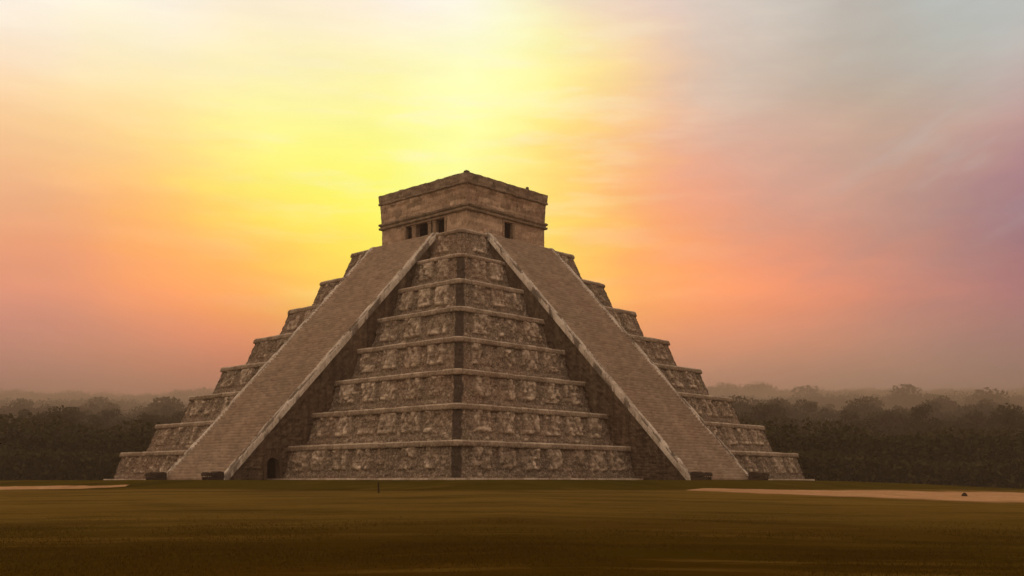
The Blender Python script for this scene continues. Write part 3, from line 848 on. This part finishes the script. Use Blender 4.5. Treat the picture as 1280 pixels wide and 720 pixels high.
# ------------------------------------------------------------------ haze
k = bpy.data.materials.new('haze_air'); k.use_nodes = True
nt = k.node_tree; nt.nodes.clear()
out = nt.nodes.new('ShaderNodeOutputMaterial'); pv = nt.nodes.new('ShaderNodeVolumePrincipled')
pv.inputs['Color'].default_value = (0.84, 0.64, 0.50, 1); pv.inputs['Density'].default_value = 0.0006
pv.inputs['Anisotropy'].default_value = 0.0
nt.links.new(pv.outputs[0], out.inputs['Volume'])
bm = bmesh.new(); box(bm, -1250, 1250, -1250, 1250, -6.0, 92.0)
hz = bm_obj('haze', bm, k); tag(hz, 'pale warm morning mist hanging over the site', 'haze', kind='stuff')

# bank of fog lying over the forest, behind the pyramid and clear of the ground
k = bpy.data.materials.new('fog_bank_air'); k.use_nodes = True
nt = k.node_tree; nt.nodes.clear()
out = nt.nodes.new('ShaderNodeOutputMaterial'); pv = nt.nodes.new('ShaderNodeVolumePrincipled')
pv.inputs['Color'].default_value = (0.86, 0.68, 0.54, 1); pv.inputs['Density'].default_value = 0.0075
nt.links.new(pv.outputs[0], out.inputs['Volume'])
bm = bmesh.new(); box(bm, -420, 420, 156, 345, 6.5, 28.0)
fb = bm_obj('fog_bank', bm, k); tag(fb, 'bank of pale fog lying over the forest treetops behind the pyramid', 'fog', kind='stuff')

# ------------------------------------------------------------------ sky
wd = bpy.data.worlds.new('World'); sc.world = wd; wd.use_nodes = True
nt = wd.node_tree; nt.nodes.clear(); L = nt.links
def nd(t, **kw):
    x = nt.nodes.new(t)
    for a, b in kw.items(): setattr(x, a, b)
    return x
tc = nd('ShaderNodeTexCoord').outputs['Generated']
nrm = nd('ShaderNodeVectorMath', operation='NORMALIZE'); L.new(tc, nrm.inputs[0])
def vmul(v, s):
    x = nd('ShaderNodeVectorMath', operation='MULTIPLY'); x.inputs[1].default_value = s; L.new(v, x.inputs[0]); return x.outputs[0]
def wnoise(vec, scale, detail, rough=0.55, out_='Fac'):
    x = nd('ShaderNodeTexNoise'); x.inputs['Scale'].default_value = scale; x.inputs['Detail'].default_value = detail; x.inputs['Roughness'].default_value = rough
    L.new(vec, x.inputs['Vector']); return x.outputs[out_]
# clouds drift the colours along long flat bands
warp = wnoise(vmul(nrm.outputs[0], (2.2, 1.0, 7.0)), 1.6, 3, 0.55, 'Color')
sub = nd('ShaderNodeVectorMath', operation='SUBTRACT'); L.new(warp, sub.inputs[0]); sub.inputs[1].default_value = (0.5, 0.5, 0.5)
wp = vmul(sub.outputs[0], (0.10, 0.0, 0.05))
ad = nd('ShaderNodeVectorMath', operation='ADD'); L.new(nrm.outputs[0], ad.inputs[0]); L.new(wp, ad.inputs[1])
warp2 = wnoise(vmul(nrm.outputs[0], (3.0, 1.0, 15.0)), 3.2, 3, 0.6, 'Color')
sub2 = nd('ShaderNodeVectorMath', operation='SUBTRACT'); L.new(warp2, sub2.inputs[0]); sub2.inputs[1].default_value = (0.5, 0.5, 0.5)
ad2 = nd('ShaderNodeVectorMath', operation='ADD'); L.new(ad.outputs[0], ad2.inputs[0]); L.new(vmul(sub2.outputs[0], (0.06, 0.0, 0.012)), ad2.inputs[1])
nd2 = nd('ShaderNodeVectorMath', operation='NORMALIZE'); L.new(ad2.outputs[0], nd2.inputs[0]); DIR = nd2.outputs[0]
def dir_px(u, v):
    d = np.array([(u-640)/F_PX, 1.0, (HORIZON-v)/F_PX]); return tuple(d/np.linalg.norm(d))
K = 560.0
SKY = [  # (photo column, row) -> colour of the clouds in that direction
    (0, 10, (254, 240, 220)), (210, 10, (255, 242, 218)), (430, 20, (254, 240, 208)), (560, 17, (255, 246, 225)), (616, 11, (255, 248, 235)),
    (655, 42, (255, 250, 170)), (700, 12, (246, 225, 205)), (746, 51, (252, 224, 165)), (785, 17, (232, 212, 195)), (560, 62, (255, 248, 185)),
    (690, 75, (255, 246, 150)), (757, 112, (255, 222, 140)), (800, 107, (246, 202, 152)), (616, 140, (255, 252, 180)), (650, 185, (255, 240, 118)),
    (672, 165, (255, 215, 128)), (717, 150, (255, 226, 130)), (594, 180, (255, 252, 165)), (728, 200, (253, 195, 130)), (813, 185, (243, 182, 145)),
    (897, 140, (222, 190, 165)), (954, 84, (205, 185, 170)), (875, 56, (222, 200, 182)), (954, 17, (212, 200, 188)), (1066, 28, (190, 182, 172)),
    (1195, 6, (188, 184, 180)), (1235, 67, (184, 190, 188)), (1178, 116, (180, 184, 180)), (1274, 45, (190, 197, 196)), (1300, 10, (190, 182, 178)),
    (1270, 95, (195, 166, 148)), (1122, 85, (188, 172, 160)), (1066, 146, (195, 173, 155)), (1150, 155, (194, 169, 148)), (1252, 140, (208, 160, 138)),
    (1010, 197, (213, 168, 145)), (1122, 191, (207, 160, 138)), (1200, 185, (198, 150, 138)), (1280, 190, (172, 140, 138)), (1235, 228, (166, 137, 136)),
    (705, 225, (255, 215, 118)), (695, 275, (255, 220, 92)), (745, 255, (254, 195, 112)), (800, 245, (250, 180, 122)), (865, 240, (240, 170, 132)),
    (940, 235, (222, 165, 142)), (1065, 228, (205, 160, 143)), (1150, 232, (184, 150, 138)), (1115, 268, (178, 147, 135)), (1240, 275, (162, 128, 130)),
    (1030, 275, (202, 153, 132)), (965, 300, (218, 153, 125)), (1300, 240, (158, 132, 138)), (890, 300, (245, 163, 115)), (815, 300, (252, 172, 105)),
    (755, 315, (255, 195, 95)), (840, 355, (255, 172, 92)), (915, 360, (253, 160, 92)), (990, 340, (237, 150, 108)), (1065, 330, (215, 147, 118)),
    (1140, 325, (192, 137, 120)), (1240, 335, (175, 125, 116)), (850, 400, (253, 155, 88)), (935, 395, (252, 150, 88)), (1015, 388, (245, 145, 92)),
    (1090, 385, (218, 135, 106)), (1190, 385, (190, 128, 113)), (1275, 385, (175, 122, 114)), (865, 442, (209, 149, 126)), (940, 438, (199, 147, 124)),
    (1040, 428, (185, 141, 121)), (1140, 430, (170, 135, 119)), (1240, 430, (159, 127, 115)), (890, 480, (194, 146, 127)), (990, 475, (180, 139, 122)),
    (1090, 475, (168, 132, 118)), (1190, 475, (155, 124, 113)), (1280, 475, (146, 117, 108)), (0, 110, (251, 215, 168)), (140, 120, (254, 226, 168)),
    (300, 100, (255, 240, 180)), (430, 90, (255, 245, 178)), (500, 130, (255, 249, 155)), (530, 195, (255, 249, 130)), (400, 160, (255, 246, 148)),
    (90, 193, (252, 200, 138)), (0, 190, (249, 194, 140)), (178, 207, (254, 205, 130)), (244, 200, (255, 222, 128)), (311, 193, (255, 243, 135)),
    (378, 247, (255, 240, 108)), (444, 215, (255, 250, 115)), (450, 275, (255, 242, 86)), (20, 255, (224, 163, 130)), (89, 264, (236, 170, 125)),
    (155, 260, (253, 182, 112)), (222, 278, (254, 192, 110)), (289, 291, (255, 205, 100)), (355, 304, (255, 215, 88)), (405, 313, (255, 215, 80)),
    (22, 309, (252, 165, 105)), (111, 327, (253, 165, 103)), (200, 335, (254, 174, 98)), (289, 345, (255, 180, 92)), (345, 352, (252, 178, 98)),
    (22, 360, (222, 144, 118)), (89, 370, (223, 144, 115)), (155, 380, (238, 150, 105)), (222, 398, (250, 152, 98)), (285, 398, (248, 150, 98)),
    (22, 424, (200, 141, 122)), (111, 429, (205, 143, 119)), (200, 429, (214, 145, 117)), (267, 433, (215, 144, 113)), (0, 475, (178, 128, 113)),
    (111, 475, (185, 132, 113)), (200, 478, (195, 136, 114)),
]
GAIN = [(1.124, 1.318, 1.567), (1.086, 1.14, 1.302), (1.073, 1.023, 1.402), (1.054, 0.963, 1.614), (1.093, 1.124, 1.7), (1.152, 1.429, 0.55), (0.867, 0.709, 1.7), (1.235, 0.902, 0.55), (0.662, 0.868, 1.7), (1.109, 1.11, 0.55), (1.132, 1.695, 0.55), (1.345, 1.489, 0.55), (1.368, 0.937, 0.741), (1.035, 1.304, 1.7), (1.125, 1.7, 0.55), (1.132, 0.55, 0.55), (1.132, 1.399, 0.55), (1.094, 1.365, 1.683), (1.135, 0.55, 0.935), (0.993, 0.625, 1.7), (0.887, 1.032, 0.967), (0.923, 0.891, 0.945), (1.136, 1.262, 1.331), (1.195, 1.357, 1.417), (0.952, 1.025, 1.102), (1.095, 0.937, 1.031), (0.671, 1.7, 1.7), (0.582, 1.7, 1.7), (0.945, 1.7, 1.7), (1.22, 0.759, 0.775), (1.411, 0.587, 0.55), (1.077, 0.905, 0.814), (0.829, 1.344, 1.365), (1.142, 1.303, 0.735), (1.7, 0.661, 0.55), (1.678, 1.419, 1.109), (1.7, 0.829, 0.55), (1.7, 0.581, 0.55), (0.55, 0.58, 0.902), (0.55, 0.826, 1.151), (1.074, 1.151, 0.593), (1.154, 1.648, 0.55), (1.161, 0.566, 0.55), (1.11, 0.799, 0.746), (0.981, 0.969, 1.027), (0.974, 1.102, 1.544), (1.247, 1.021, 1.11), (0.805, 0.92, 1.062), (0.55, 0.987, 1.413), (0.55, 0.55, 0.991), (0.613, 0.959, 1.167), (0.648, 0.853, 1.231), (0.55, 0.694, 1.647), (1.359, 1.052, 0.622), (1.248, 0.749, 0.55), (1.3, 1.45, 0.55), (1.364, 1.335, 0.55), (1.509, 1.106, 0.55), (1.566, 0.902, 0.55), (1.401, 1.167, 0.712), (0.861, 0.798, 0.821), (0.938, 0.71, 0.692), (1.7, 1.067, 0.55), (1.7, 1.133, 0.55), (1.7, 1.087, 0.55), (1.7, 0.761, 0.55), (1.63, 0.767, 0.77), (1.224, 0.73, 0.961), (1.536, 1.392, 1.7), (1.184, 1.441, 1.7), (0.705, 1.257, 1.7), (0.763, 1.418, 1.7), (0.886, 1.116, 1.54), (1.7, 1.7, 1.7), (1.7, 1.7, 1.7), (1.7, 1.7, 1.7), (1.251, 1.266, 1.7), (0.722, 0.763, 1.7), (1.11, 1.011, 0.856), (1.132, 1.447, 1.616), (1.16, 1.107, 1.437), (1.109, 1.161, 1.201), (1.001, 0.988, 0.55), (1.109, 1.098, 0.55), (1.11, 1.069, 1.107), (1.398, 1.537, 1.09), (1.384, 1.335, 1.03), (1.201, 1.066, 0.915), (1.132, 1.195, 0.57), (1.118, 1.497, 0.949), (1.208, 1.505, 0.638), (1.11, 1.323, 0.55), (1.11, 1.26, 0.55), (0.55, 0.555, 1.483), (0.754, 0.825, 1.376), (1.314, 0.969, 0.69), (1.202, 1.174, 0.895), (1.156, 1.254, 0.55), (1.209, 1.604, 0.55), (1.249, 0.845, 0.55), (1.7, 1.697, 0.55), (1.7, 1.527, 0.55), (1.412, 1.502, 0.55), (1.392, 1.151, 0.55), (1.249, 0.55, 0.696), (0.916, 0.658, 0.977), (0.879, 0.652, 0.939), (1.253, 0.763, 0.55), (1.7, 1.033, 0.55), (1.7, 0.55, 0.584), (1.513, 1.387, 1.7), (1.552, 1.43, 1.7), (1.487, 1.252, 1.7), (1.352, 1.16, 1.7), (1.7, 1.307, 1.7), (1.7, 1.573, 1.7), (1.7, 1.7, 1.7)]
SD = np.array([dir_px(u, v) for u, v, c in SKY]); SC = np.array([lin(c) for u, v, c in SKY])*np.array(GAIN)
def sky_colour(d):
    w = np.exp(K*(SD@d-1))+1e-9*np.exp(30*(SD@d-1)); return (w[:, None]*SC).sum(0)/w.sum()
def mth(op, a, b=None, c=None):
    x = nd('ShaderNodeMath', operation=op)
    for i_, v_ in enumerate((a, b, c)):
        if v_ is None: continue
        if isinstance(v_, (int, float)): x.inputs[i_].default_value = v_
        else: L.new(v_, x.inputs[i_])
    return x.outputs[0]
def mrange(v_, a, b, c=0.0, d=1.0, smooth=False):
    q = nd('ShaderNodeMapRange'); L.new(v_, q.inputs[0])
    if smooth: q.interpolation_type = 'SMOOTHSTEP'
    for i_, x_ in enumerate((a, b, c, d)): q.inputs[i_+1].default_value = x_
    return q.outputs[0]
def cmix(f, a, b):
    x = nd('ShaderNodeMix', data_type='RGBA')
    for sck, v_ in ((x.inputs[0], f), (x.inputs[6], a), (x.inputs[7], b)):
        if isinstance(v_, tuple): sck.default_value = (*v_, 1)
        elif isinstance(v_, (int, float)): sck.default_value = v_
        else: L.new(v_, sck)
    return x.outputs[2]
sep = nd('ShaderNodeSeparateXYZ'); L.new(DIR, sep.inputs[0])
AZ = mth('ARCTAN2', sep.outputs[0], sep.outputs[1]); EL = mth('ARCSINE', sep.outputs[2])
AZR, NROW, EL0, EL1 = R(31), 13, R(3.5), R(27)
azf = mrange(AZ, -AZR, AZR)
rows = []
for r_i in range(NROW):                      # bands of sunset cloud, one colour ramp round the horizon per height
    el = EL0+(EL1-EL0)*r_i/(NROW-1)
    rp = nd('ShaderNodeValToRGB'); cr = rp.color_ramp; L.new(azf, rp.inputs[0])
    NS_ = 29
    while len(cr.elements) < NS_: cr.elements.new(0.5)
    for q_ in range(NS_):
        cr.elements[q_].position = q_/(NS_-1)
    for q_ in range(NS_):
        az = -AZR+2*AZR*q_/(NS_-1)
        c_ = sky_colour(np.array([math.sin(az)*math.cos(el), math.cos(az)*math.cos(el), math.sin(el)]))*0.5
        cr.elements[q_].color = (*[float(z_) for z_ in c_], 1)
    rows.append(rp.outputs[0])
cur = rows[0]
for r_i in range(1, NROW):
    a_ = EL0+(EL1-EL0)*(r_i-1)/(NROW-1); b_ = EL0+(EL1-EL0)*r_i/(NROW-1)
    cur = cmix(mrange(EL, a_, b_), cur, rows[r_i])
dbl = nd('ShaderNodeVectorMath', operation='SCALE'); L.new(cur, dbl.inputs[0]); dbl.inputs['Scale'].default_value = 2.0
# the rest of the dome: overhead and behind the camera, unseen, brightness set to light the pyramid, more from the left
side = mrange(sep.outputs[0], -0.7, 0.7)
back = cmix(side, (1.16, 0.81, 0.54), (0.80, 0.56, 0.40))
up_ = mrange(sep.outputs[2], 0.35, 0.95, smooth=True)
dome = cmix(up_, back, (0.58, 0.46, 0.36))
dn = mrange(sep.outputs[2], -0.05, -0.3, smooth=True)
dome = cmix(dn, dome, (0.20, 0.13, 0.08))
absaz = mth('ABSOLUTE', AZ)
inside = mth('MULTIPLY', mrange(absaz, R(29), R(55), 1.0, 0.0, True), mrange(EL, R(26), R(48), 1.0, 0.0, True))
colr_out = cmix(inside, dome, dbl.outputs[0])
# thin streaks
n2 = wnoise(vmul(nrm.outputs[0], (3.0, 1.0, 16.0)), 2.2, 4, 0.6)
mr = nd('ShaderNodeMapRange'); L.new(n2, mr.inputs[0]); mr.inputs[1].default_value = 0.3; mr.inputs[2].default_value = 0.7; mr.inputs[3].default_value = 0.96; mr.inputs[4].default_value = 1.04
c2 = nd('ShaderNodeVectorMath', operation='SCALE'); L.new(colr_out, c2.inputs[0]); L.new(mr.outputs[0], c2.inputs['Scale'])
def lobe_mask(u, v, kk):
    dt = nd('ShaderNodeVectorMath', operation='DOT_PRODUCT'); L.new(nrm.outputs[0], dt.inputs[0]); dt.inputs[1].default_value = dir_px(u, v)
    m = nd('ShaderNodeMath', operation='MULTIPLY_ADD'); L.new(dt.outputs['Value'], m.inputs[0]); m.inputs[1].default_value = kk; m.inputs[2].default_value = -kk
    e = nd('ShaderNodeMath', operation='EXPONENT'); L.new(m.outputs[0], e.inputs[0]); return e.outputs[0]
def cloud_layer(base, u, v, kk, stretch, scale, a, b, amt, col, tilt=0.0):
    r = nd('ShaderNodeVectorRotate', rotation_type='Y_AXIS'); r.inputs['Angle'].default_value = tilt; L.new(nrm.outputs[0], r.inputs['Vector'])
    n = wnoise(vmul(r.outputs[0], stretch), scale, 4, 0.58)
    q = nd('ShaderNodeMapRange', interpolation_type='SMOOTHSTEP'); L.new(n, q.inputs[0])
    for i_, x_ in enumerate((a, b, 0.0, amt)): q.inputs[i_+1].default_value = x_
    f = nd('ShaderNodeMath', operation='MULTIPLY'); L.new(q.outputs[0], f.inputs[0]); L.new(lobe_mask(u, v, kk), f.inputs[1])
    x = nd('ShaderNodeMix', data_type='RGBA'); L.new(f.outputs[0], x.inputs[0]); L.new(base, x.inputs[6]); x.inputs[7].default_value = (*col, 1); return x.outputs[2]
cc = c2.outputs[0]
cc = cloud_layer(cc, 560, 60, 55, (2.5, 1, 17), 3.4, 0.46, 0.70, 0.50, (1.10, 1.0, 0.72))      # pale streaks in the bright gap
cc = cloud_layer(cc, 1180, 260, 60, (2.0, 1, 8), 2.6, 0.42, 0.70, 0.28, (0.40, 0.27, 0.27), 0.35)  # mauve bank at the right
cc = cloud_layer(cc, 1210, 90, 160, (2.2, 1, 7), 2.2, 0.50, 0.66, 0.45, (0.56, 0.60, 0.58), 0.5)  # blue gap
bgc = nd('ShaderNodeBackground'); L.new(cc, bgc.inputs[0]); bgc.inputs[1].default_value = 1.0
SUN_EL, SUN_AZ = R(20), R(-2)          # azimuth from +Y, behind the pyramid
sky = nd('ShaderNodeTexSky'); sky.sky_type = 'NISHITA'; sky.sun_disc = False; sky.sun_elevation = SUN_EL; sky.sun_rotation = SUN_AZ
bgn = nd('ShaderNodeBackground'); L.new(sky.outputs[0], bgn.inputs[0]); bgn.inputs[1].default_value = 0.06
mx = nd('ShaderNodeMixShader'); mx.inputs[0].default_value = 0.95
L.new(bgn.outputs[0], mx.inputs[1]); L.new(bgc.outputs[0], mx.inputs[2])
wo = nd('ShaderNodeOutputWorld'); L.new(mx.outputs[0], wo.inputs[0])
wd.cycles.sampling_method = 'MANUAL'; wd.cycles.sample_map_resolution = 1024

ld = bpy.data.lights.new('Sun', 'SUN'); ld.energy = 0.7; ld.angle = R(14); ld.color = (1.0, 0.74, 0.42)
lo = bpy.data.objects.new('Sun', ld); COL.objects.link(lo)
from mathutils import Vector
sd = Vector((math.sin(SUN_AZ)*math.cos(SUN_EL), math.cos(SUN_AZ)*math.cos(SUN_EL), math.sin(SUN_EL)))
lo.rotation_euler = (-sd).to_track_quat('-Z', 'Y').to_euler(); lo.location = (0, 60, 80)

# ------------------------------------------------------------------ camera and render settings
cd = bpy.data.cameras.new('Camera'); cam = bpy.data.objects.new('Camera', cd); COL.objects.link(cam); sc.camera = cam
cam.location = (0, 0, CAM_Z); cam.rotation_euler = (math.pi/2, 0, 0)
cd.sensor_width = 36.0; cd.lens = F_PX/1280*36.0; cd.shift_y = (HORIZON-360)/1280; cd.clip_end = 4000; cd.clip_start = 0.1
sc.view_settings.view_transform = 'Standard'; sc.view_settings.look = 'None'
sc.view_settings.exposure = 0.0; sc.view_settings.gamma = 1.0; sc.view_settings.use_curve_mapping = False
sc.cycles.max_bounces = 4; sc.cycles.diffuse_bounces = 2; sc.cycles.glossy_bounces = 1; sc.cycles.volume_bounces = 0
sc.cycles.transmission_bounces = 2; sc.cycles.use_denoising = True
sc.cycles.caustics_reflective = False; sc.cycles.caustics_refractive = False
